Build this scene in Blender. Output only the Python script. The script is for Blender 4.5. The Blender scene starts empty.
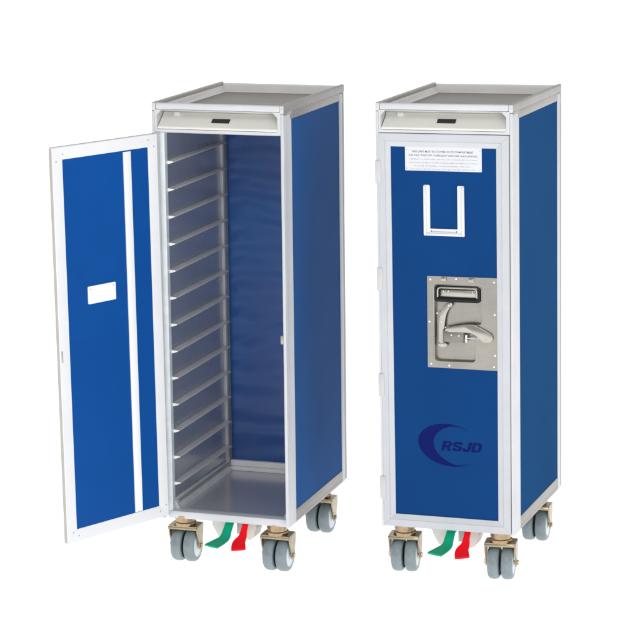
import bpy, bmesh, math, random
from mathutils import Matrix, Vector
random.seed(7)
S = bpy.context.scene
COL = S.collection
PI = math.pi

# ------------------------------------------------------------------ materials
def new_mat(name):
    m = bpy.data.materials.new(name); m.use_nodes = True
    nt = m.node_tree
    return m, nt, nt.nodes['Principled BSDF']

def N(nt, t, **kw):
    n = nt.nodes.new(t)
    for k, v in kw.items(): setattr(n, k, v)
    return n

def surf(name, col, rough=.4, metal=0., spec=.5, var=.06, vscale=9., rvar=.08, bump=.0, bscale=400.,
         stretch=(1, 1, 1), coat=0., col2=None, crease_dark=0.):
    """painted / metal surface: soft colour mottling, uneven gloss, fine (optionally brushed) grain"""
    m, nt, b = new_mat(name)
    tc = N(nt, 'ShaderNodeTexCoord')
    mp = N(nt, 'ShaderNodeMapping'); mp.inputs['Scale'].default_value = stretch
    nt.links.new(tc.outputs['Object'], mp.inputs['Vector'])
    n1 = N(nt, 'ShaderNodeTexNoise'); n1.inputs['Scale'].default_value = vscale
    n1.inputs['Detail'].default_value = 5; n1.inputs['Roughness'].default_value = .6
    nt.links.new(tc.outputs['Object'], n1.inputs['Vector'])
    n2 = N(nt, 'ShaderNodeTexNoise'); n2.inputs['Scale'].default_value = bscale
    n2.inputs['Detail'].default_value = 3
    nt.links.new(mp.outputs['Vector'], n2.inputs['Vector'])
    mix = N(nt, 'ShaderNodeMix', data_type='RGBA')
    c = Vector(col)
    d = Vector(col2) if col2 else c * (1 - 2 * var)
    mix.inputs[6].default_value = (*(c * (1 + var)), 1) if not col2 else (*c, 1)
    mix.inputs[7].default_value = (*d, 1)
    rmp = N(nt, 'ShaderNodeMapRange'); rmp.inputs[1].default_value = .3; rmp.inputs[2].default_value = .7
    nt.links.new(n1.outputs['Fac'], rmp.inputs[0])
    nt.links.new(rmp.outputs[0], mix.inputs[0])
    out = mix.outputs[2]
    if crease_dark > 0:  # darker colour in concave creases
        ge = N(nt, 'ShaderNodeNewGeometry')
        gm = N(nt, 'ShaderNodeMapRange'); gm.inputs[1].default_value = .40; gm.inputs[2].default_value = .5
        gm.inputs[3].default_value = 1 - crease_dark; gm.inputs[4].default_value = 1
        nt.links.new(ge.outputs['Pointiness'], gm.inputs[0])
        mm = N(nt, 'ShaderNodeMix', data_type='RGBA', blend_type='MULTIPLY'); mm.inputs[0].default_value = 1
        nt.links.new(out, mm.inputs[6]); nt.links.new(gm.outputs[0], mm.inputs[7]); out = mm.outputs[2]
    nt.links.new(out, b.inputs['Base Color'])
    rr = N(nt, 'ShaderNodeMapRange'); rr.inputs[1].default_value = .25; rr.inputs[2].default_value = .75
    rr.inputs[3].default_value = max(.02, rough - rvar); rr.inputs[4].default_value = rough + rvar
    n3 = N(nt, 'ShaderNodeTexNoise'); n3.inputs['Scale'].default_value = vscale * 2.3; n3.inputs['Detail'].default_value = 6
    nt.links.new(mp.outputs['Vector'], n3.inputs['Vector'])
    nt.links.new(n3.outputs['Fac'], rr.inputs[0]); nt.links.new(rr.outputs[0], b.inputs['Roughness'])
    b.inputs['Metallic'].default_value = metal
    b.inputs['Specular IOR Level'].default_value = spec
    b.inputs['Coat Weight'].default_value = coat
    if bump > 0:
        bp = N(nt, 'ShaderNodeBump'); bp.inputs['Strength'].default_value = bump; bp.inputs['Distance'].default_value = .0006
        nt.links.new(n2.outputs['Fac'], bp.inputs['Height']); nt.links.new(bp.outputs['Normal'], b.inputs['Normal'])
    return m

M = {}
M['frame'] = surf('anodised_frame', (.665, .675, .695), .40, .12, .5, .03, 14, .06, .04, 300, (30, 30, 1))
M['frame_door'] = surf('door_frame_aluminium', (.585, .60, .63), .40, .15, .5, .025, 14, .06, .04, 300, (30, 30, 1))
M['frame_in'] = surf('door_inner_frame', (.82, .83, .845), .45, .0, .5, .015, 14, .05, .03, 300, (30, 30, 1))
M['rail'] = surf('brushed_side_rail', (.385, .365, .345), .42, .3, .5, .04, 16, .06, .05, 220, (40, 1, 40))
M['rim'] = surf('rim_aluminium', (.72, .71, .70), .38, .2, .5, .03, 16, .08, .06, 220, (40, 1, 40))
M['edge'] = surf('edge_aluminium', (.50, .47, .44), .4, .4, .5, .04, 18, .08, .05, 250)
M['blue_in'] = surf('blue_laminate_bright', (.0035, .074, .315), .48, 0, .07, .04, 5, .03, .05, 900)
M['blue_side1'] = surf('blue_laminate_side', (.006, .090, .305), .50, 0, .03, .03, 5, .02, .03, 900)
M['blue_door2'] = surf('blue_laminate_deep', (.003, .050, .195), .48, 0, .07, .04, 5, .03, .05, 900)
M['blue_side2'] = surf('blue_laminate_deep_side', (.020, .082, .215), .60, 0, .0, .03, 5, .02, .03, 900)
M['blue_back'] = surf('blue_glossy_inside', (.006, .095, .34), .24, .0, .65, .10, 5, .04, .0, 14, (1, 1, 1), col2=(.032, .080, .28))
M['liner'] = surf('interior_aluminium', (.47, .50, .545), .27, .65, .5, .05, 4, .02, .0)
M['floor_al'] = surf('interior_floor_aluminium', (.66, .65, .68), .22, .55, .5, .03, 4, .01, .0)
M['jamb'] = surf('jamb_aluminium', (.68, .73, .75), .4, .2, .5, .06, 30, .1, .08, 260)
M['shelf'] = surf('shelf_rail_aluminium', (.78, .755, .755), .36, .25, .5, .08, 24, .08, .02, 160, (6, 1, 6))
M['tray'] = surf('stainless_tray', (.235, .203, .168), .36, .45, .5, .12, 5, .08, .05, 120, (1, 20, 1))
M['cove'] = surf('tray_cove', (.74, .72, .69), .4, .2, .5, .04, 12, .08, .03, 120)
M['cream'] = surf('cream_flap', (.90, .905, .84), .38, 0, .45, .02, 9, .06, .02, 500)
M['slot'] = surf('dark_slot', (.035, .036, .04), .5, 0, .4, .1, 40)
M['dark'] = surf('dark_gap', (.05, .05, .055), .7, 0, .3, .1, 40)
M['white'] = surf('white_plastic', (.77, .77, .785), .4, 0, .5, .015, 20, .06, .02, 500)
M['notice'] = surf('notice_white', (.73, .74, .775), .4, 0, .5, .015, 20, .06)
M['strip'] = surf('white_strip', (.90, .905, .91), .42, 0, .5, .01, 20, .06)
M['hinge'] = surf('hinge_plastic', (.62, .61, .615), .42, 0, .45, .03, 40, .08)
M['ink'] = surf('ink_black', (.13, .13, .15), .6, 0, .3, .1, 50)
M['ink_grey'] = surf('ink_grey', (.42, .42, .45), .6, 0, .3, .1, 50)
M['navy'] = surf('navy_print', (.005, .011, .120), .5, 0, .05, .03, 20)
M['steel'] = surf('stainless_lock', (.36, .335, .30), .25, .75, .5, .06, 9, .07, .05, 180, (1, 1, 14), col2=(.275, .27, .245))
M['steel_lt'] = surf('stainless_lever', (.47, .445, .40), .22, .85, .5, .05, 20, .04, .0)
M['steel_dk'] = surf('steel_hinge_block', (.25, .232, .21), .36, .7, .5, .08, 30, .06, .0)
M['rivet'] = surf('bright_rivet', (.92, .91, .90), .16, .7, .6, .02, 60, .05)
M['screw'] = surf('dull_screw', (.50, .50, .51), .35, .4, .5, .05, 60, .08)
M['black'] = surf('black_grip', (.006, .007, .010), .34, 0, .3, .1, 40, .06, .03, 400)
M['zinc'] = surf('yellow_zinc', (.50, .44, .30), .26, .9, .5, .1, 26, .08, .03, 200, col2=(.31, .25, .155))
M['zinc_lt'] = surf('bright_zinc', (.62, .50, .31), .20, .95, .5, .1, 26, .06, col2=(.38, .26, .16))
M['bearing'] = surf('zinc_bearing', (.60, .47, .30), .20, .95, .5, .1, 34, .06, col2=(.30, .20, .12))
M['under'] = surf('underside_plate', (.20, .19, .18), .5, .3, .4, .1, 20)
M['tyre'] = surf('grey_tyre', (.245, .30, .32), .36, 0, .55, .10, 40, .08, .14, 260, crease_dark=.5)
M['hub'] = surf('pale_hub', (.74, .82, .87), .4, 0, .5, .02, 30, .06)
M['green'] = surf('green_pedal', (.002, .40, .21), .45, 0, .15, .06, 24, .05, .02, 300)
M['red'] = surf('red_pedal', (.98, .004, .016), .45, 0, .15, .05, 24, .05, .02, 300)
M['housing'] = surf('pedal_housing_plastic', (.74, .72, .67), .5, 0, .4, .05, 30, .08)
M['housing_dk'] = surf('pedal_block', (.45, .44, .43), .5, .1, .4, .05, 30, .08)

M['tyre_dk'] = surf('wheel_gap_shade', (.06, .07, .075), .6, 0, .3, .1, 30)  # inner wheel faces: shade of the gap put into the colour
# the thin back panel is a little wavy between its fixings: reflections ripple across it
nt_ = M['blue_back'].node_tree; pb_ = nt_.nodes['Principled BSDF']
tc_ = N(nt_, 'ShaderNodeTexCoord'); wv_ = N(nt_, 'ShaderNodeTexWave'); wv_.bands_direction = 'Z'
wv_.inputs['Scale'].default_value = 5.17; wv_.inputs['Distortion'].default_value = 3.5; wv_.inputs['Detail'].default_value = 1.0; wv_.inputs['Detail Scale'].default_value = 1.2
nt_.links.new(tc_.outputs['Object'], wv_.inputs['Vector'])
bp_ = N(nt_, 'ShaderNodeBump'); bp_.inputs['Strength'].default_value = 1.0; bp_.inputs['Distance'].default_value = .0022
nt_.links.new(wv_.outputs['Fac'], bp_.inputs['Height']); nt_.links.new(bp_.outputs['Normal'], pb_.inputs['Normal'])

# ------------------------------------------------------------------ mesh helpers
Z0 = .030     # the measured frame starts 30 mm below the wheels' contact

class MB:
    def __init__(s): s.bm = bmesh.new(); s.mi = 0
    def _add(s, b):
        bmesh.ops.recalc_face_normals(b, faces=b.faces[:])
        for f in b.faces: f.material_index = s.mi
        me = bpy.data.meshes.new('tmp'); b.to_mesh(me); b.free()
        s.bm.from_mesh(me); bpy.data.meshes.remove(me)
        return s
    def box(s, x0, x1, y0, y1, z0, z1, bev=.0008, seg=2):
        b = bmesh.new(); bmesh.ops.create_cube(b, size=1)
        for v in b.verts:
            v.co = Vector(((x0 + x1) / 2 + v.co.x * (x1 - x0), (y0 + y1) / 2 + v.co.y * (y1 - y0), (z0 + z1) / 2 + v.co.z * (z1 - z0)))
        if bev: bmesh.ops.bevel(b, geom=b.edges[:], offset=bev, segments=seg, affect='EDGES', profile=.5, clamp_overlap=True)
        return s._add(b)
    def cyl(s, c, axis, r, h, seg=24, bev=.0, r2=None):
        b = bmesh.new()
        bmesh.ops.create_cone(b, cap_ends=True, segments=seg, radius1=r, radius2=r if r2 is None else r2, depth=h)
        if bev:
            es = [e for e in b.edges if abs(e.verts[0].co.z - e.verts[1].co.z) < 1e-7]
            bmesh.ops.bevel(b, geom=es, offset=bev, segments=3, affect='EDGES', profile=.5)
        q = Vector((0, 0, 1)).rotation_difference(Vector(axis))
        for v in b.verts: v.co = q @ v.co + Vector(c)
        return s._add(b)
    def dome(s, c, axis, r, h, seg=14):
        b = bmesh.new(); bmesh.ops.create_uvsphere(b, u_segments=seg, v_segments=8, radius=1)
        q = Vector((0, 0, 1)).rotation_difference(Vector(axis))
        for v in b.verts: v.co = q @ Vector((v.co.x * r, v.co.y * r, v.co.z * h)) + Vector(c)
        return s._add(b)
    def lathe(s, prof, c, axis, seg=40, mats=None):
        """prof: (radius, height) closed ring profile about the axis"""
        b = bmesh.new(); rings = []
        for k in range(seg):
            a = 2 * PI * k / seg
            rings.append([b.verts.new((r * math.cos(a), r * math.sin(a), h)) for r, h in prof])
        n = len(prof)
        q = Vector((0, 0, 1)).rotation_difference(Vector(axis))
        for k in range(seg):
            A, B = rings[k], rings[(k + 1) % seg]
            for i in range(n - 1):
                try:
                    f = b.faces.new((A[i], B[i], B[i + 1], A[i + 1]))
                    if mats: f.material_index = mats[i]
                except ValueError: pass
        for i in (0, n - 1):
            b.faces.new([rings[k][i] for k in range(seg)]).material_index = mats[0 if i == 0 else -1] if mats else s.mi
        for v in b.verts: v.co = q @ v.co + Vector(c)
        bmesh.ops.recalc_face_normals(b, faces=b.faces[:])
        if not mats:
            for f in b.faces: f.material_index = s.mi
        me = bpy.data.meshes.new('tmp'); b.to_mesh(me); b.free(); s.bm.from_mesh(me); bpy.data.meshes.remove(me)
        return s
    def prism(s, pts, plane, a0, a1, holes=(), bev=0):
        """pts in 'xz' (extruded along y), 'yz' (along x) or 'xy' (along z)"""
        P = {'xz': lambda p, a: (p[0], a, p[1]), 'yz': lambda p, a: (a, p[0], p[1]), 'xy': lambda p, a: (p[0], p[1], a)}[plane]
        b = bmesh.new(); loops = []
        for lp in [pts] + list(holes):
            A = [b.verts.new(P(p, a0)) for p in lp]; B = [b.verts.new(P(p, a1)) for p in lp]
            loops.append((A, B))
        if not holes:
            b.faces.new(loops[0][0]); b.faces.new(list(reversed(loops[0][1])))
        else:
            for w in (0, 1):
                es = []
                for L in loops:
                    lp = L[w]; es += [b.edges.new((lp[i], lp[(i + 1) % len(lp)])) for i in range(len(lp))]
                bmesh.ops.triangle_fill(b, edges=es, use_beauty=True, use_dissolve=False)
        for A, B in loops:
            n = len(A)
            for i in range(n): b.faces.new((A[i], A[(i + 1) % n], B[(i + 1) % n], B[i]))
        if bev and not holes:
            bmesh.ops.recalc_face_normals(b, faces=b.faces[:])
            top = set(loops[0][0]) if a0 < a1 else set(loops[0][1])
            es = [e for e in b.edges if (e.verts[0] in top) and (e.verts[1] in top)]
            bmesh.ops.bevel(b, geom=es, offset=bev, segments=2, affect='EDGES', profile=.5, clamp_overlap=True)
        return s._add(b)
    def loft(s, loops, cap=True, closed=True):
        b = bmesh.new(); R = [[b.verts.new(p) for p in lp] for lp in loops]; n = len(R[0])
        for A, B in zip(R, R[1:]):
            for i in range(n if closed else n - 1): b.faces.new((A[i], A[(i + 1) % n], B[(i + 1) % n], B[i]))
        if cap: b.faces.new(R[0]); b.faces.new(list(reversed(R[-1])))
        return s._add(b)
    def tube(s, path, r, seg=10, closed=False):
        P = [Vector(p) for p in path]; n = len(P); loops = []
        up = None
        for i in range(n):
            t = ((P[(i + 1) % n] if (closed or i < n - 1) else P[i]) - (P[i - 1] if (closed or i > 0) else P[i])).normalized()
            if up is None: up = t.orthogonal().normalized()
            up = (up - t * up.dot(t)).normalized(); o = t.cross(up)
            loops.append([P[i] + r * (math.cos(2 * PI * k / seg) * up + math.sin(2 * PI * k / seg) * o) for k in range(seg)])
        if closed: return s.loft(loops + [loops[0]], cap=False)
        return s.loft(loops)
    def obj(s, name, mats, parent=None, bevel=0, z0=True, angle=35, label=None):
        if not isinstance(mats, (list, tuple)): mats = [mats]
        if z0:
            for v in s.bm.verts: v.co.z -= Z0
        bmesh.ops.remove_doubles(s.bm, verts=s.bm.verts[:], dist=1e-7)
        me = bpy.data.meshes.new(name); s.bm.to_mesh(me); s.bm.free()
        for m in mats: me.materials.append(m)
        me.polygons.foreach_set('use_smooth', [True] * len(me.polygons))
        me.set_sharp_from_angle(angle=math.radians(angle))
        o = bpy.data.objects.new(name, me); COL.objects.link(o)
        if parent is not None: o.parent = parent
        if bevel:
            md = o.modifiers.new('soft_edges', 'BEVEL'); md.width = bevel; md.segments = 2
            md.limit_method = 'ANGLE'; md.angle_limit = math.radians(40); md.harden_normals = False
        if label: o['label'] = label
        return o

def fillet(pts, r, n=5):
    """round the corners of a 2-D polygon"""
    out = []; m = len(pts)
    rs = r if isinstance(r, (list, tuple)) else [r] * m
    for i in range(m):
        p0, p, p1 = Vector(pts[i - 1]), Vector(pts[i]), Vector(pts[(i + 1) % m])
        a, b = (p0 - p), (p1 - p); la, lb = a.length, b.length; a.normalize(); b.normalize()
        ang = a.angle(b); d = min(rs[i] / math.tan(ang / 2), la * .49, lb * .49)
        q0, q1 = p + a * d, p + b * d
        for k in range(n + 1):
            t = k / n; out.append(tuple((1 - t) ** 2 * q0 + 2 * t * (1 - t) * p + t * t * q1))
    return out

def inset(pts, d):
    m = len(pts); out = []
    area = sum(pts[i - 1][0] * pts[i][1] - pts[i][0] * pts[i - 1][1] for i in range(m))
    sg = 1 if area > 0 else -1
    for i in range(m):
        t = (Vector(pts[(i + 1) % m]) - Vector(pts[i - 1])).normalized()
        out.append((pts[i][0] - t.y * d * sg, pts[i][1] + t.x * d * sg))
    return out

def rect(x0, x1, z0, z1): return [(x0, z0), (x1, z0), (x1, z1), (x0, z1)]

def empty(name, label, cat, group=None):
    o = bpy.data.objects.new(name, None); COL.objects.link(o); o.empty_display_size = .1
    o['label'] = label; o['category'] = cat
    if group: o['group'] = group
    return o

def dup(o, parent):
    c = o.copy(); COL.objects.link(c); c.parent = parent
    for ch in list(o.children): dup(ch, c)
    return c

def text_mesh(body, x0, x1, z0, z1, y, bold=0., shear=0., depth=.0001):
    """lettering as a flat mesh fitted into a box on the xz plane, facing -y"""
    cu = bpy.data.curves.new('txt', 'FONT'); cu.body = body; cu.size = 1; cu.offset = bold; cu.shear = shear
    cu.resolution_u = 4
    o = bpy.data.objects.new('txt', cu); COL.objects.link(o)
    me = bpy.data.meshes.new_from_object(o)
    bpy.data.objects.remove(o); bpy.data.curves.remove(cu)
    b = bmesh.new(); b.from_mesh(me); bpy.data.meshes.remove(me)
    xs = [v.co.x for v in b.verts]; ys = [v.co.y for v in b.verts]
    ax, bx, ay, by = min(xs), max(xs), min(ys), max(ys)
    for v in b.verts:
        v.co = Vector((x0 + (v.co.x - ax) / (bx - ax) * (x1 - x0), y, z0 + (v.co.y - ay) / (by - ay) * (z1 - z0)))
    bmesh.ops.recalc_face_normals(b, faces=b.faces[:])
    for f in b.faces:
        if f.normal.y > 0: f.normal_flip()
    me2 = bpy.data.meshes.new('tmp'); b.to_mesh(me2); b.free()
    return me2

W2, D = .151, .4307
TD = .0226                       # door thickness

# ------------------------------------------------------------------ castor
def castor(parent, x, y, rot):
    m = MB()
    m.cyl((0, 0, .1425), (0, 0, 1), .0190, .0050, 32, .0005)
    c = m.obj('castor', M['under'], parent)
    c.location = (x, y, 0); c.rotation_euler = (0, 0, rot)
    m = MB()
    m.lathe([(.010, .1174), (.0245, .1174), (.0255, .1190), (.0255, .1240), (.0240, .1250), (.0215, .1256), (.0215, .1300), (.0235, .1308), (.0235, .1410), (.010, .1410)], (0, 0, 0), (0, 0, 1), 36)
    m.obj('bearing', M['bearing'], c)
    m = MB(); t = .006
    top = fillet(rect(-.0345, .0345, -.020, .026), .005)
    m.prism(top, 'xy', .1143, .1173, bev=.0006)
    m.box(-.0345, .0345, -.0204, -.0182, .1085, .1150, .0006); m.box(-.0345, .0345, .0242, .0264, .1085, .1150, .0006)
    for sx in (-1, 1):
        a = sx * .0346; bb = sx * .0316
        prof = [(-.018, .1146), (-.016, .100), (t - .009, .070), (t - .0065, .0615), (t, .058), (t + .0065, .0615), (t + .009, .070), (.024, .100), (.025, .1146)]
        m.prism(prof, 'yz', min(a, bb), max(a, bb))
    m.obj('fork', M['zinc'], c, bevel=.0005)
    prof = [(.008, -.0124), (.025, -.0118), (.0268, -.0108), (.0275, -.0126), (.0310, -.0130), (.0350, -.0112), (.0375, -.0070), (.0381, -.0022),
            (.0381, .0022), (.0375, .0070), (.0350, .0112), (.0310, .0130), (.0275, .0126), (.0268, .0108), (.025, .0118), (.008, .0124)]
    for sx in (-1, 1):
        mats = ([2] * 4 if sx > 0 else [1, 1, 1, 0]) + [0] * 7 + ([0, 1, 1, 1] if sx > 0 else [2] * 4)
        w = MB(); w.lathe(prof, (sx * .0152, t, .0681), (1, 0, 0), 48, mats)
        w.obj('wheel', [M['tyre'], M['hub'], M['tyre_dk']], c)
    m = MB()
    m.cyl((0, t, .0681), (1, 0, 0), .004, .072, 16)
    for sx in (-1, 1): m.cyl((sx * .0366, t, .0681), (1, 0, 0), .0054, .0036, 6, .0005)
    m.obj('axle', M['zinc_lt'], c)
    return c

# ------------------------------------------------------------------ pedals
def pedal(parent, pts, widths, mat, label):
    """a plastic tongue swept along pts; each section is (centre, half-width along x, dy tilt)"""
    P = [Vector(p) for p in pts]; n = 22; loops = []
    def cr(a, i, t):
        p = [a[max(0, min(len(a) - 1, i + k))] for k in (-1, 0, 1, 2)]
        return .5 * ((2 * p[1]) + (p[2] - p[0]) * t + (2 * p[0] - 5 * p[1] + 4 * p[2] - p[3]) * t * t + (-p[0] + 3 * p[1] - 3 * p[2] + p[3]) * t ** 3)
    C = []; Wd = []
    for i in range(len(P) - 1):
        for k in range(6):
            C.append(cr(P, i, k / 6)); Wd.append(cr(widths, i, k / 6))
    C.append(P[-1]); Wd.append(widths[-1])
    for i, c in enumerate(C):
        t = (C[min(i + 1, len(C) - 1)] - C[max(i - 1, 0)]).normalized()
        side = Vector((1, .06, 0)); side = (side - t * side.dot(t)).normalized(); up = side.cross(t).normalized()
        w = Wd[i]; h = .0022
        sec = [(-w, -h * .4), (-w * .93, -h), (w * .93, -h), (w, -h * .4), (w, h * .6), (w * .93, h), (w * .5, h * 1.25), (0, h * 1.3), (-w * .5, h * 1.25), (-w * .93, h), (-w, h * .6)]
        loops.append([c + side * a + up * b for a, b in sec])
    m = MB(); m.loft(loops)
    return m.obj('brake_pedal', mat, parent, label=label, bevel=.0006)

# ------------------------------------------------------------------ door
def door_frame(m, s0, s1, z0, z1, t):
    prof = [(0, .0012), (.0012, 0), (.0158, 0), (.0162, .0010), (.0170, .0010), (.0174, .0003), (.0285, .0024), (.0285, .0050), (.0275, t - .0040),
            (.0270, t - .0004), (.0262, t), (.0012, t), (0, t - .0012)]
    g = .00012
    def corner(k, d):
        return [(s0 + d, z0 + d), (s1 - d, z0 + d), (s1 - d, z1 - d), (s0 + d, z1 - d)][k % 4]
    for k in range(4):
        lo = []
        for e in (0, 1):
            lp = []
            for d, n in prof:
                p = Vector(corner(k + e, d)); q = Vector(corner(k + 1 - e, d))
                p = p + (q - p).normalized() * g
                lp.append((p.x, n, p.y))
            lo.append(lp)
        m.loft(lo)

def make_door(parent, z0, z1, blue_out, blue_in, frame_mats, hole=None, TD=TD):
    s0, s1 = .0035, .2940
    m = MB()
    a0, a1, b0, b1 = s0 + .0280, s1 - .0280, z0 + .0280, z1 - .0280
    if hole:
        m.prism(rect(a0, a1, b0, b1), 'xz', .0045, .0168, holes=[hole])
        m.box(a0, a1, .0169, TD - .0028, b0, b1, 0)
    else:
        m.box(a0, a1, .0045, .0070, b0, b1, 0)
    m.mi = 1
    m.box(s0 + .0265, s1 - .0265, TD - .0026 if hole else .0072, TD - .0014, z0 + .0265, z1 - .0265, 0)
    d = m.obj('door', [blue_out, blue_in], parent)
    f = MB(); door_frame(f, s0, s1, z0, z1, TD)
    # side edges take the duller edge metal
    fo = f.obj('door_frame', frame_mats, d)
    return d, fo

def rivets(name, pts, y, r, parent, mat, h=.0012, ny=-1):
    first = None
    for i, (x, z) in enumerate(pts):
        if first is None:
            m = MB(); m.dome((0, 0, 0), (0, ny, 0), r, h)
            o = m.obj(name, mat, parent, z0=False); first = o
        else:
            o = first.copy(); COL.objects.link(o); o.parent = parent
        o.location = (x, y, z - Z0)
    return first

# ------------------------------------------------------------------ trolley body
def make_body(root, side_blue, opened):
    for sx, nm in ((1, 'r'), (-1, 'l')):
        X = lambda a, b: (min(sx * a, sx * b), max(sx * a, sx * b))
        m = MB()                                        # front corner post: an L extrusion with door stop
        m.box(*X(.1447, .151), 0, .0535, .145, 1.0630, .0009)
        m.box(*X(.1400, .1446), .0275, .0535, .160, 1.0175, .0006)
        m.box(*X(.1480, .1514), .0060, .0120, .150, 1.0600, .0004)
        m.obj('corner_post', M['frame'], root)
        m = MB()
        jp = [(.1446, .0240), (.1415, .0240), (.1340, .0290), (.1340, .0435), (.1399, .0435), (.1399, .0274), (.1446, .0274)]
        m.prism([(sx * a, b) for a, b in jp], 'xy', .156, 1.0170)
        m.obj('door_jamb', M['jamb'], root, bevel=.0005)
        m = MB()                                        # rear post
        m.box(*X(.1405, .151), .3935, .4150, .145, 1.0630, .0009)
        m.box(*X(.1330, .1404), .3860, .4000, .156, 1.0150, .0006)
        m.obj('corner_post', M['frame'], root)
        m = MB()                                        # lower and upper side rails
        m.box(*X(.1300, .1508), .0537, .3933, .145, .1740, .0008)
        m.box(*X(.1485, .1512), .0537, .3933, .1500, .1530, .0005)
        m.obj('side_rail', M['rail'], root)
        m = MB()
        m.box(*X(.1425, .1500), .0537, .3933, 1.0500, 1.0632, 0)
        m.obj('side_rail', M['rail'], root)
        m = MB()
        m.box(*X(.1445, .1494), .0530, .3940, .1735, 1.0485, 0)
        m.obj('side_panel', side_blue, root)
        m = MB()
        m.box(*X(.1400, .1440), .0440, .3930, .1560, 1.0160, 0)
        m.obj('inner_wall', M['liner'], root)
        # shelf rails: folded ledges
        if opened:
            first = None
            for i in range(13):
                z = .2165 + .06075 * i
                if first is None:
                    r = MB()
                    pr = [(.1399, .0016), (.1235, .0012), (.1215, .0004), (.1215, -.0012), (.1230, -.0016), (.1290, -.0014), (.1399, -.0024)]
                    r.loft([[(sx * (a if sx < 0 else .1399 - (.1399 - a) * .55), yy, b) for a, b in pr] for yy in (.0442, .3855)])
                    o = r.obj('shelf_rail', M['shelf'], root, z0=False, bevel=.0003); first = o
                else:
                    o = first.copy(); COL.objects.link(o); o.parent = root
                o.location = (0, 0, z - Z0)
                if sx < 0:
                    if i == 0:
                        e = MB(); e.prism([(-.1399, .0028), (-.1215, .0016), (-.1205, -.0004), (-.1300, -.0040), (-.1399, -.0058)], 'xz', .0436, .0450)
                        cap = e.obj('rail_end_glint', M['strip'], o, z0=False, bevel=.0003)  # white cap added for the light caught on each rail's front end
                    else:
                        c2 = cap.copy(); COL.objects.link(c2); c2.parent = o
            c = MB()
            c.prism([(sx * .1399, .1545), (sx * .1240, .1545), (sx * .1240, .1565), (sx * .1365, .1790), (sx * .1399, .1790)], 'xz', .0442, .3855)
            c.obj('base_angle', M['jamb'], root, bevel=.0005)
    # top rim, four extrusions with rounded tops
    for sx in (1, -1):
        X = lambda a, b: (min(sx * a, sx * b), max(sx * a, sx * b))
        m = MB(); m.box(*X(.1425, .1513), .0009, D, 1.0636, 1.0822, .0026, 4)
        m.box(*X(.1501, .1513), .0445, .3930, 1.0478, 1.0650, .0003); m.box(*X(.1511, .1516), .0020, .0535, 1.0590, 1.0660, .0002)
        m.obj('side_rim', M['edge' if sx < 0 else 'rail'], root)
    m = MB(); m.box(-.1424, .1424, 0, .0095, 1.0665, 1.0808, .0034, 5)
    m.box(-.1512, -.1426, -.0004, .004, 1.0640, 1.0806, .0012); m.box(.1426, .1512, -.0004, .004, 1.0640, 1.0806, .0012)
    m.obj('front_rim', M['frame'], root)
    m = MB(); m.box(-.1424, .1424, D - .0115, D, 1.0400, 1.0795, .0034, 5)
    m.obj('back_rim', M['frame_in'], root)
    # tray
    m = MB()
    def ring(ix, y0, y1, z): return [(-ix, y0, z), (ix, y0, z), (ix, y1, z), (-ix, y1, z)]
    m.mi = 1
    m.loft([ring(.1425, .0094, D - .0114, 1.0735), ring(.1405, .0115, D - .0135, 1.0715), ring(.1365, .0155, D - .0175, 1.0630), ring(.1315, .0205, D - .0225, 1.0602)], cap=False)
    m.mi = 0
    m.box(-.1316, .1316, .0204, D - .0224, 1.0592, 1.0600, 0)
    m.obj('top_tray', [M['tray'], M['cove']], root, angle=50)
    # header with the opening of the pull-out flap
    op = [(-.1400, 1.0235), (.1370, 1.0235), (.1370, 1.0545), (.1300, 1.0620), (.1255, 1.0655), (-.1290, 1.0655), (-.1330, 1.0620), (-.1400, 1.0545)]
    opf = fillet(op, [.004, .004, .004, .003, .002, .002, .003, .004], 4)
    m = MB(); m.prism(rect(-.1445, .1445, 1.0180, 1.0663), 'xz', .0006, .0100, holes=[opf])
    m.box(-.1445, .1445, .0101, .4100, 1.0150, 1.0178, .0003)
    m.obj('header_frame', M['frame'], root, bevel=.0004)
    m = MB()
    m.box(-.1410, .1410, .0900, .0920, 1.0180, 1.0590, 0)
    m.box(-.1380, .1380, .0560, .0575, 1.0181, 1.0589, 0)
    m.obj('drawer_housing', M['dark'], root)
    m = MB(); m.box(-.1444, -.1409, .0102, .0560, 1.0180, 1.0600, 0); m.obj('housing_side', M['frame'], root)
    m = MB(); m.box(.1409, .1444, .0102, .0560, 1.0180, 1.0600, 0); m.obj('housing_side', M['frame'], root)
    prof = [(.0075, 1.0232), (.0025, 1.0242), (.0012, 1.0262), (.0030, 1.0292), (.0085, 1.0322), (.0170, 1.0374), (.0245, 1.0425), (.0320, 1.0480), (.0370, 1.0525), (.0395, 1.0570), (.0398, 1.0588), (.0430, 1.0588), (.0430, 1.0232)]
    def slot_at(y): return 1.0374 + (y - .017) * (1.0480 - 1.0374) / .015
    m = MB(); m.prism(prof, 'yz', -.1392, .1362)
    fl = m.obj('drawer_flap', M['cream'], root, bevel=.0007, angle=30)
    m = MB()                                            # finger slot: dark patch laid on the flap in place of a recess
    nrm = Vector((0, -.577, .817)); tz = Vector((0, .817, .577))
    cpt = Vector((.0005, .0225, slot_at(.0225)))
    sh = fillet([(-.0205, -.0066), (.0205, -.0066), (.0205, .0066), (-.0205, .0066)], .0015)
    lp = lambda d, off: [cpt + Vector((a * (1 + d / .0205), 0, 0)) + tz * b * (1 + d / .0066) + nrm * off for a, b in sh]
    m.loft([lp(0, .0004), lp(0, .0009), lp(-.0012, .0009), lp(-.0016, .0005)])
    m.obj('finger_slot', M['slot'], fl)
    m = MB(); m.box(-.1130, -.0985, .0330, .0390, 1.0500, 1.0640, .0008)
    m.obj('retaining_clip', M['white'], fl)
    # floor, sill, back
    m = MB(); m.box(-.1445, .1445, .0238, .0520, .1400, .1565, .0012); m.obj('sill', M['frame'], root)
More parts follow.
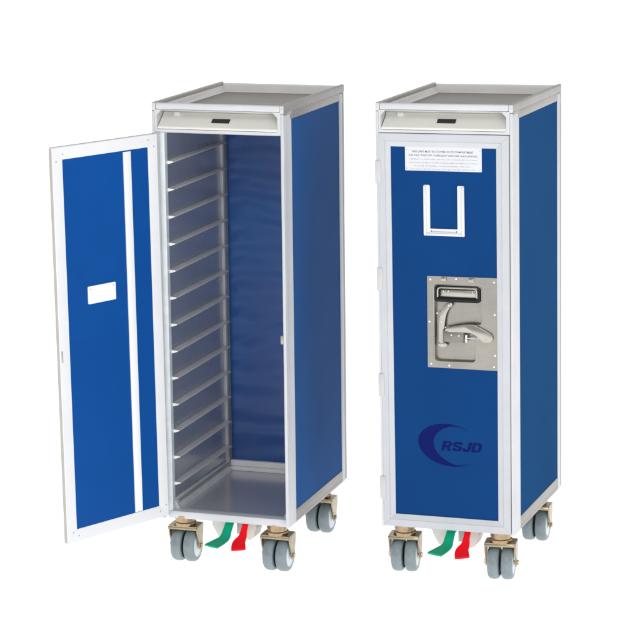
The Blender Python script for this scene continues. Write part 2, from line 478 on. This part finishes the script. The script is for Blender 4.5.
    m = MB(); m.box(-.1395, .1395, .0522, .4000, .1480, .1545, 0); m.obj('inner_floor', M['floor_al'], root)
    m = MB(); m.box(-.1299, .1299, .0522, .4100, .1400, .1478, 0); m.obj('base_plate', M['under'], root)
    m = MB(); m.box(-.1502, .1502, .4155, D - .0004, .1465, 1.0395, .0010); m.box(.1380, .1502, .4155, D - .0004, 1.0396, 1.0632, .0006); m.box(-.1502, -.1380, .4155, D - .0004, 1.0396, 1.0632, .0006); m.obj('back_door', [M['rail']], root)
    if opened:
        m = MB(); m.box(-.1325, .1325, .4120, .4150, .1700, 1.0145, 0); m.obj('back_panel', M['blue_back'], root)
        m = MB()
        m.box(-.1324, .1324, .4005, .4118, .1645, .1780, .0012)
        m.box(-.1324, .1324, .3930, .4117, .1548, .1640, .0012)
        m.obj('back_sill', M['strip'], root)
    # rivet heads down the front posts
    rivets('screw', [(.1483, 1.0725)], -.0006, .0011, root, M['screw'], .0005)
    # castors
    for (x, y), r in zip(((-.1125, .046), (.108, .046), (-.1125, .357), (.107, .357)), opened_rot[opened]):
        c_ = castor(root, x, y, r)
        if opened and x < 0: c_.location.z = .004
    # brake pedals
    m = MB()
    m.prism(fillet([(-.050, .1395), (-.052, .121), (-.037, .095), (-.028, .094), (-.012, .1395)], [.001, .006, .006, .004, .001]), 'xz', .058, .105)
    m.obj('pedal_housing', M['housing'], root, bevel=.0025)
    m = MB()
    m.prism(fillet([(.028, .1395), (.026, .100), (.036, .090), (.046, .098), (.054, .121), (.054, .1395)], [.001, .006, .006, .006, .006, .001]), 'xz', .058, .105)
    m.obj('pedal_housing', M['housing'], root, bevel=.0025)
    m = MB(); m.box(.0095, .0265, .0500, .1000, .107, .1395, .0015)
    m.obj('pedal_block', M['housing_dk'], root)
    pedal(root, [(-.001, .062, .150), (-.003, .044, .137), (-.004, .026, .121), (-.005, .011, .1080), (-.011, -.008, .1035), (-.020, -.036, .1005)],
          [.0098, .0098, .0102, .0122, .0160, .0185], M['green'], 'green brake pedal')
    pedal(root, [(.035, .062, .150), (.034, .044, .136), (.0335, .032, .122), (.034, .019, .110), (.031, .004, .1000), (.0375, -.017, .0915)],
          [.0058, .0066, .0072, .0098, .0150, .0162], M['red'], 'red brake pedal')

opened_rot = {True: (.03, .0, .05, .0), False: (.12, .13, .05, .05)}

# ================================================================== trolley with its door open
T1 = .0115                       # the open door shows a slim edge
open_cart = empty('trolley', 'blue aluminium trolley with its door swung open showing empty shelf rails inside', 'trolley')
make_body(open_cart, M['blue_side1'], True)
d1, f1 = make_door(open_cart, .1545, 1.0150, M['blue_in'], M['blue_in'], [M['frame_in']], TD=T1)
d1['label'] = 'door standing open, its blue inner face showing'
PHI = -2.0436
SAG = .0095                      # the open door hangs a little low at its free edge
_u = .0020 - SAG * .98
d1.location = (-W2 - math.sin(PHI) * (.0226 - T1) + _u * math.cos(PHI), math.cos(PHI) * (.0226 - T1) + _u * math.sin(PHI), .001)
d1.rotation_mode = 'XYZ'; d1.rotation_euler = (0, SAG, PHI)
m = MB(); m.box(.0800, .1010, T1 - .0018, T1 + .0010, .1830, .9850, .0006); m.obj('divider_strip', M['strip'], d1)
m = MB(); m.prism(fillet(rect(.1345, .2115, .6695, .7080), .003), 'xz', T1 - .0018, T1 + .0006); m.obj('blank_plate', M['strip'], d1, bevel=.0004)
rivets('screw', [(.2045, .7015), (.1420, .7015)], T1 + .0007, .0016, d1, M['screw'], .0006, 1)
rivets('screw', [(.266, .999), (.284, .985), (.030, 1.003), (.014, .988), (.262, .166), (.277, .176), (.011, .181), (.028, .169)], T1, .0021, d1, M['screw'], .0007, 1)
m = MB(); m.box(.2862, .2905, T1 - .0010, T1 + .0004, .555, .580, .0002); m.obj('latch_slot', M['edge'], d1)
m = MB(); m.box(.29402, .2944, .0012, T1 - .0012, .1556, 1.0139, 0); m.box(.0046, .2928, .0012, T1 - .0012, 1.0150, 1.0155, 0)
m.obj('edge_trim', M['edge'], d1)
m = MB(); m.box(.1325, .1446, .0120, .0236, .5570, .5770, .0030); m.obj('latch_keep', M['edge'], open_cart)

# ================================================================== trolley with its door closed
shut_cart = empty('trolley', 'blue aluminium trolley with closed door carrying a notice plate, steel lock and navy emblem', 'trolley')
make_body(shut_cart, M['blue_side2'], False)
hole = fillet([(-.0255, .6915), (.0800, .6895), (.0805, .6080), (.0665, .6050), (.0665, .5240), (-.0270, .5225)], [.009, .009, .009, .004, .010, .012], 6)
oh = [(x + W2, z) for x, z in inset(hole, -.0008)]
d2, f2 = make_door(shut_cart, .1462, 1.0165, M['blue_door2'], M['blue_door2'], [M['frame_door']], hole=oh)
d2.location = (-W2, 0, 0)
m = MB(); m.box(-.1443, .1443, .0225, .0237, .160, 1.014, 0); m.obj('door_gap_sheet', M['dark'], shut_cart)  # dark sheet behind the whole door, seen through its edge gaps
# hinges on the left edge
first = None
for (za, zb) in ((.907, .958), (.674, .724), (.440, .489), (.208, .259)):
    if first is None:
        h = MB(); h.box(-.1530, -.1405, -.0024, .0030, -.025, .025, .0012); h.box(-.1530, -.1509, .0020, .0240, -.025, .025, .0008)
        h.box(-.1534, -.1512, -.0028, -.0004, -.0245, .0245, .0009)
        o = h.obj('hinge', M['hinge'], shut_cart, z0=False); first = o
    else:
        o = first.copy(); COL.objects.link(o); o.parent = shut_cart
    o.location = (0, 0, (za + zb) / 2 - Z0)

# notice plate
m = MB(); m.prism(fillet(rect(-.0870, .0825, .9370, .9915), .0016), 'xz', .0030, .0044)
lab = m.obj('notice_plate', M['notice'], shut_cart, bevel=.0003)
LT, LB = .9865, .9370
def zline(f): return LT - f * (LT - LB)
t = MB()
for body, xa, xb, f, hh in (('THIS CART MUST BE STOWED IN ITS COMPARTMENT', -.0720, .0650, .165, .0042), ('FOR TAXI, TAKE OFF, TURBULENT WEATHER AND LANDING', -.0785, .0735, .335, .0043)):
    me = text_mesh(body, xa, xb, zline(f) - hh / 2, zline(f) + hh / 2, .00275, .004); t.bm.from_mesh(me); bpy.data.meshes.remove(me)
t.obj('printed_text', M['ink'], lab)
t = MB()
def fine_print(xa, xb, z, h):
    """lines of small print too fine to read in the photograph: short strokes grouped into words"""
    x = xa
    while x < xb:
        for k in range(random.randint(2, 9)):
            if x > xb: break
            hh = h * random.choice((.62, .62, .7, 1.0)); w = random.choice((.00028, .00034))
            for dx in ((0, .0006) if random.random() < .6 else (0,)):
                b = bmesh.new(); vs = [b.verts.new(p) for p in ((x + dx, .00285, z - h / 2), (x + dx + w, .00285, z - h / 2), (x + dx + w, .00285, z - h / 2 + hh), (x + dx, .00285, z - h / 2 + hh))]
                b.faces.new(vs); t._add(b)
            if random.random() < .7:
                zz = z - h / 2 + random.choice((0, .3, .58)) * h
                b = bmesh.new(); vs = [b.verts.new(p) for p in ((x, .00284, zz), (x + .0009, .00284, zz), (x + .0009, .00284, zz + .00028), (x, .00284, zz + .00028))]
                b.faces.new(vs); t._add(b)
            x += .00135
        x += .0014
for xa, xb, f in ((-.0765, .0715, .49), (-.0780, .0735, .64), (-.0660, .0600, .78), (-.0730, .0690, .92)):
    fine_print(xa, xb, zline(f), .0032)
t.obj('fine_print', M['ink_grey'], lab)
rivets('screw', [(-.0835, .9820), (.0790, .9815), (-.0835, .9415), (.0790, .9410)], .0029, .0012, lab, M['screw'], .0005)

# card holder: a U channel
m = MB()
U = [(-.0468, .7975), (.0440, .7975), (.0435, .9065), (.0282, .9065), (.0282, .8130), (-.0325, .8130), (-.0325, .9070), (-.0468, .9070)]
m.prism(fillet(U, [.002, .002, .003, .003, .0008, .0008, .003, .003], 4), 'xz', .0020, .0046)
m.box(-.0466, -.0405, -.0004, .0019, .7990, .9050, .0008); m.box(.0375, .0436, -.0004, .0019, .7990, .9045, .0008)
m.box(-.0400, .0370, -.0002, .0019, .7980, .8035, .0008)
ch = m.obj('card_holder', M['white'], shut_cart, bevel=.0005)
m = MB(); m.box(-.0270, .0235, .0014, .0020, .8062, .8072, 0); m.obj('groove', M['rail'], ch)
rivets('screw', [(-.0295, .8076), (.0262, .8074)], .0017, .0016, ch, M['ink'], .0006)

# lock plate
m = MB()
PL = [(-.0415, .5090), (.1150, .5085), (.1150, .7105), (-.0412, .7095)]
m.prism(fillet(PL, .002), 'xz', .0032, .0044, holes=[hole])
lp3 = lambda d, y: [(a, y, b) for a, b in inset(hole, d)]
m.loft([lp3(-.0014, .0031), lp3(-.0004, .0026), lp3(.0004, .0034), lp3(.0012, .0070), lp3(.0016, .0135), lp3(.0030, .0150)], cap=False)
b = bmesh.new(); b.faces.new([b.verts.new(p) for p in lp3(.0030, .0150)]); bmesh.ops.triangulate(b, faces=b.faces[:]); m._add(b)
lock = m.obj('lock_plate', M['steel'], shut_cart, bevel=.0002, angle=40)
rivets('rivet', [(-.034, .7025), (.1075, .7015), (-.037, .610), (.1085, .631), (.109, .542), (.1065, .517), (.0065, .515), (-.034, .517), (.0235, .7055)], .0031, .0027, lock, M['rivet'], .0014)
m = MB(); m.tube([(a, .0030, b) for a, b in inset(hole, -.0004)], .0013, 8, closed=True); m.obj('highlight_bead', M['steel_lt'], lock)  # bright bead added to give the recess edge a highlight
m = MB(); m.box(-.0060, .0060, -.0010, .0031, -.0042, .0042, .0012)
hb = m.obj('handle_bracket', M['steel_lt'], lock, z0=False); hb.location = (-.0030, 0, .7042 - Z0)
hb2 = hb.copy(); COL.objects.link(hb2); hb2.parent = lock; hb2.location = (.0580, 0, .7038 - Z0)
# black grip ring and the bright bail that lies in it
m = MB()
m.prism(fillet(rect(-.0252, .0780, .6545, .6912), .0085, 6), 'xz', .0010, .0100, holes=[fillet(rect(-.0185, .0715, .6625, .6880), .005, 6)])
m.obj('carry_handle', M['black'], lock, bevel=.0016)
m = MB()
path = [(-.0172, .0012, .6655), (-.0172, .0010, .6780), (-.0165, .0008, .6830), (-.0135, .0006, .6855), (-.0080, .0006, .6862), (.0600, .0006, .6862), (.0660, .0006, .6855), (.0692, .0008, .6828), (.0700, .0010, .6780), (.0700, .0012, .6655)]
m.tube(path, .0021, 12); m.obj('bail', M['steel_lt'], lock)
m = MB(); m.box(-.0140, .0665, .0080, .0120, .6640, .6800, .0012); m.obj('grip_plate', M['steel_lt'], lock)
rivets('rivet', [(-.006, .6765), (.0045, .6775), (.0590, .6755)], .0078, .0019, lock, M['rivet'], .0012)
# curved latch arm
ctr = [(.0130, .6510), (.0030, .6450), (-.0045, .6320), (-.0085, .6160), (-.0100, .5990), (-.0105, .5800), (-.0105, .5630)]
L_, R_ = [], []
for i, c in enumerate(ctr):
    tt = (Vector(ctr[min(i + 1, 6)]) - Vector(ctr[max(i - 1, 0)])).normalized(); w = .0065 if i else .0050
    L_.append((c[0] + tt.y * w, c[1] - tt.x * w)); R_.append((c[0] - tt.y * w, c[1] + tt.x * w))
m = MB(); m.prism(fillet(L_ + R_[::-1], .006, 3), 'xz', .0040, .0072, bev=.0008)
m.prism([(-.0085 + .0105 * math.cos(a), .5595 + .0062 * math.sin(a)) for a in [2 * PI * k / 28 for k in range(28)]], 'xz', .0045, .0090, bev=.0008)
m.obj('latch_arm', M['steel_lt'], lock, bevel=.0003)
rivets('rivet', [(.0065, .6475), (.0118, .6505), (-.0195, .6290), (-.0105, .6105), (-.0005, .5985), (-.0085, .5600)], .0038, .0020, lock, M['rivet'], .0012)
# lever
lev = [(-.0020, .5925), (.0010, .5985), (.0200, .6035), (.0410, .6072), (.0550, .6085), (.0660, .6075), (.0800, .6010), (.0920, .5950), (.1020, .5895), (.1060, .5815), (.1040, .5740), (.0960, .5695), (.0860, .5695), (.0780, .5740), (.0690, .5835), (.0560, .5895), (.0380, .5900), (.0100, .5895)]
m = MB(); m.prism(fillet(lev, .004, 3), 'xz', -.0030, .0015, bev=.0012)
m.obj('lever', M['steel_lt'], lock, bevel=.0003)
m = MB(); m.prism([(-.0008 + .9 * a, b - .0035) for a, b in fillet(lev, .004, 3)], 'xz', .0120, .0149); m.obj('lever_shadow', M['steel_dk'], lock)  # dark copy of the lever outline on the recess floor, its painted shadow
m = MB(); m.box(-.0050, .0390, .0010, .0100, .5672, .5925, .0008)
m.mi = 1; m.box(-.0066, -.0040, .0004, .0110, .5660, .5940, .0005); m.box(.0392, .0412, .0004, .0110, .5660, .5935, .0005)
m.obj('lever_hinge', [M['steel_dk'], M['under']], lock)
m = MB(); m.cyl((.0450, .0030, .5760), (0, 0, 1), .0026, .017, 14, .0006); m.dome((.0455, .0012, .5735), (0, -1, 0), .0035, .003)
m.cyl((.060, .0040, .5770), (1, 0, 0), .0011, .030, 10)
m.obj('lever_pin', M['rivet'], lock)
rivets('rivet', [(.0125, .5825), (.0295, .5820)], .0008, .0021, lock, M['rivet'], .0012)

# emblem: crescent and lettering
outer = [(.0045 + .0700 * math.cos(a) - .008 * math.sin(a), .3370 + .0475 * math.sin(a)) for a in [math.radians(44 + 262 * k / 70) for k in range(71)]]
inner = []
for k, (ox, oz) in enumerate(outer):
    t_ = k / 70; cx_ = outer[0][0] + (outer[70][0] - outer[0][0]) * t_; sn = math.sin(PI * t_)
    inner.append((cx_ + (ox - cx_) * (1 - .30 * min(1, sn * 1.5) ), .3365 + (oz - .3365) * (1 - .19 * sn ** .8)))
inner = inner[::-1]
b = bmesh.new()
A = [b.verts.new((p[0], .00435, p[1])) for p in outer]; B = [b.verts.new((p[0], .00435, p[1])) for p in inner[::-1]]
for i in range(70): b.faces.new((A[i], A[i + 1], B[i + 1], B[i]))
m = MB(); m._add(b)
emb = m.obj('emblem', M['navy'], shut_cart, label='navy crescent emblem')
LET = {
 'R': ([(0, 0), (0, 1), (.74, 1), (.95, .92), (1, .72), (.94, .52), (.78, .43), (1.02, 0), (.66, 0), (.48, .37), (.32, .37), (.32, 0)], [(.32, .60), (.32, .79), (.60, .79), (.67, .70), (.60, .60)]),
 'S': ([(1, .72), (.95, .91), (.74, 1), (.28, 1), (.06, .92), (0, .73), (.06, .54), (.26, .44), (.60, .38), (.67, .31), (.59, .22), (.43, .21), (.34, .31), (0, .30), (.06, .09), (.28, 0), (.74, 0), (.95, .09), (1, .28), (.94, .48), (.75, .57), (.40, .63), (.33, .70), (.41, .78), (.57, .79), (.66, .71)], None),
 'J': ([(.55, 1), (.90, 1), (.90, .32), (.82, .09), (.60, 0), (.28, 0), (.08, .09), (0, .34), (.32, .38), (.36, .26), (.46, .23), (.55, .33)], None),
 'D': ([(0, 0), (0, 1), (.62, 1), (.88, .91), (1, .68), (1, .32), (.88, .09), (.62, 0)], [(.32, .22), (.32, .78), (.55, .78), (.67, .68), (.68, .50), (.67, .32), (.55, .22)])}
t = MB()
for ch_, xa in zip('RSJD', (-.0125, .0112, .0335, .0548)):
    def P_(p): return (xa + (p[0] * .0218 + (p[1] - .5) * .0052) * 1.0 + .001, .3245 + p[1] * .0215)
    o_, h_ = LET[ch_]
    t.prism(fillet([P_(p) for p in o_], .0012, 2), 'xz', .00425, .00440, holes=[fillet([P_(p) for p in h_], .0010, 2)] if h_ else ())
t.obj('lettering', M['navy'], emb)

# ------------------------------------------------------------------ stand the trolleys on the floor
def R3(ax, a): return Matrix.Rotation(a, 4, ax)
def stand(root, x, y, yaw, tx, ty):
    R = R3('Z', yaw) @ R3('X', tx) @ R3('Y', ty)
    off = R @ Vector((0, 0, Z0)) - Vector((0, 0, Z0))
    root.matrix_world = Matrix.Translation(Vector((x, y, 0)) + off) @ R
stand(open_cart, -.2238, 5.18485, -.32025, .00135, .01215)
stand(shut_cart, .26874, 5.08582, -.34177, -.0029, .00038)

# ------------------------------------------------------------------ floor (a white studio floor given its own glow, which washes out shadows; the frame holds nothing else)
b = bmesh.new()
n = 24
vs = [[b.verts.new((-30 + 60 * i / n, -20 + 80 * j / n, 0)) for i in range(n + 1)] for j in range(n + 1)]
for j in range(n):
    for i in range(n): b.faces.new((vs[j][i], vs[j][i + 1], vs[j + 1][i + 1], vs[j + 1][i]))
me = bpy.data.meshes.new('floor'); b.to_mesh(me); b.free()
fl = bpy.data.objects.new('floor', me); COL.objects.link(fl); fl['kind'] = 'structure'
m_, nt, bs = new_mat('white_glowing_floor')
tc = N(nt, 'ShaderNodeTexCoord'); nz = N(nt, 'ShaderNodeTexNoise'); nz.inputs['Scale'].default_value = 3
nt.links.new(tc.outputs['Object'], nz.inputs['Vector'])
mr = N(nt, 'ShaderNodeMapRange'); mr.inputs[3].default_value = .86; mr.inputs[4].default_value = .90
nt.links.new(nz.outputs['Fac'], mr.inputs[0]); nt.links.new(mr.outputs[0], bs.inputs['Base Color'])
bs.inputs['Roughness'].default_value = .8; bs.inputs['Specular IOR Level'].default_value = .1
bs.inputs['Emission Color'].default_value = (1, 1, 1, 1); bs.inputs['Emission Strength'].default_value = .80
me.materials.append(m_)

# ------------------------------------------------------------------ light
w = bpy.data.worlds.new('World'); S.world = w; w.use_nodes = True
nt = w.node_tree; bg = nt.nodes['Background']
tc = N(nt, 'ShaderNodeTexCoord'); sp = N(nt, 'ShaderNodeSeparateXYZ'); nt.links.new(tc.outputs['Generated'], sp.inputs[0])
mr = N(nt, 'ShaderNodeMapRange', interpolation_type='SMOOTHSTEP'); mr.inputs[1].default_value = -.9; mr.inputs[2].default_value = .9
mr.inputs[3].default_value = .42; mr.inputs[4].default_value = .80
nt.links.new(sp.outputs['Y'], mr.inputs[0])
nt.links.new(mr.outputs[0], bg.inputs['Strength']); bg.inputs['Color'].default_value = (.97, .985, 1, 1)

def area(name, loc, target, sx, sy, power, col=(1, 1, 1)):
    l = bpy.data.lights.new(name, 'AREA'); l.shape = 'RECTANGLE'; l.size = sx; l.size_y = sy; l.energy = power; l.color = col
    o = bpy.data.objects.new(name, l); COL.objects.link(o); o.location = loc
    o.rotation_euler = (Vector(target) - Vector(loc)).to_track_quat('-Z', 'Y').to_euler()
    return o
area('key_softbox', (-.7, 1.2, 3.0), (0, 5.1, .5), 2.0, 2.0, 46, (1, .985, .96))
area('front_fill', (1.3, 1.2, 1.1), (-.1, 5.1, .5), 1.2, 1.6, 30)  # added fill light, brightens the inside of the open trolley

# ------------------------------------------------------------------ camera
f, pitch, roll, h = 2414.69465, .19916, -.0222, 1.64834 - Z0
cam = bpy.data.cameras.new('camera'); co = bpy.data.objects.new('camera', cam); COL.objects.link(co); S.camera = co
cam.sensor_width = 36; cam.lens = f / 640 * 36; cam.clip_end = 300; cam.clip_start = .05
fw = Vector((0, math.cos(pitch), -math.sin(pitch))); up = Vector((0, math.sin(pitch), math.cos(pitch))); rt = Vector((1, 0, 0))
c, s = math.cos(roll), math.sin(roll)
r2 = c * rt + s * up; u2 = c * up - s * rt
co.matrix_world = Matrix(((r2.x, u2.x, -fw.x, 0), (r2.y, u2.y, -fw.y, 0), (r2.z, u2.z, -fw.z, h), (0, 0, 0, 1)))
S.view_settings.view_transform = 'Standard'; S.view_settings.look = 'None'; S.view_settings.exposure = 0; S.view_settings.gamma = 1
S.render.resolution_x = S.render.resolution_y = 1024
S.cycles.max_bounces = 10; S.cycles.diffuse_bounces = 5; S.cycles.glossy_bounces = 6
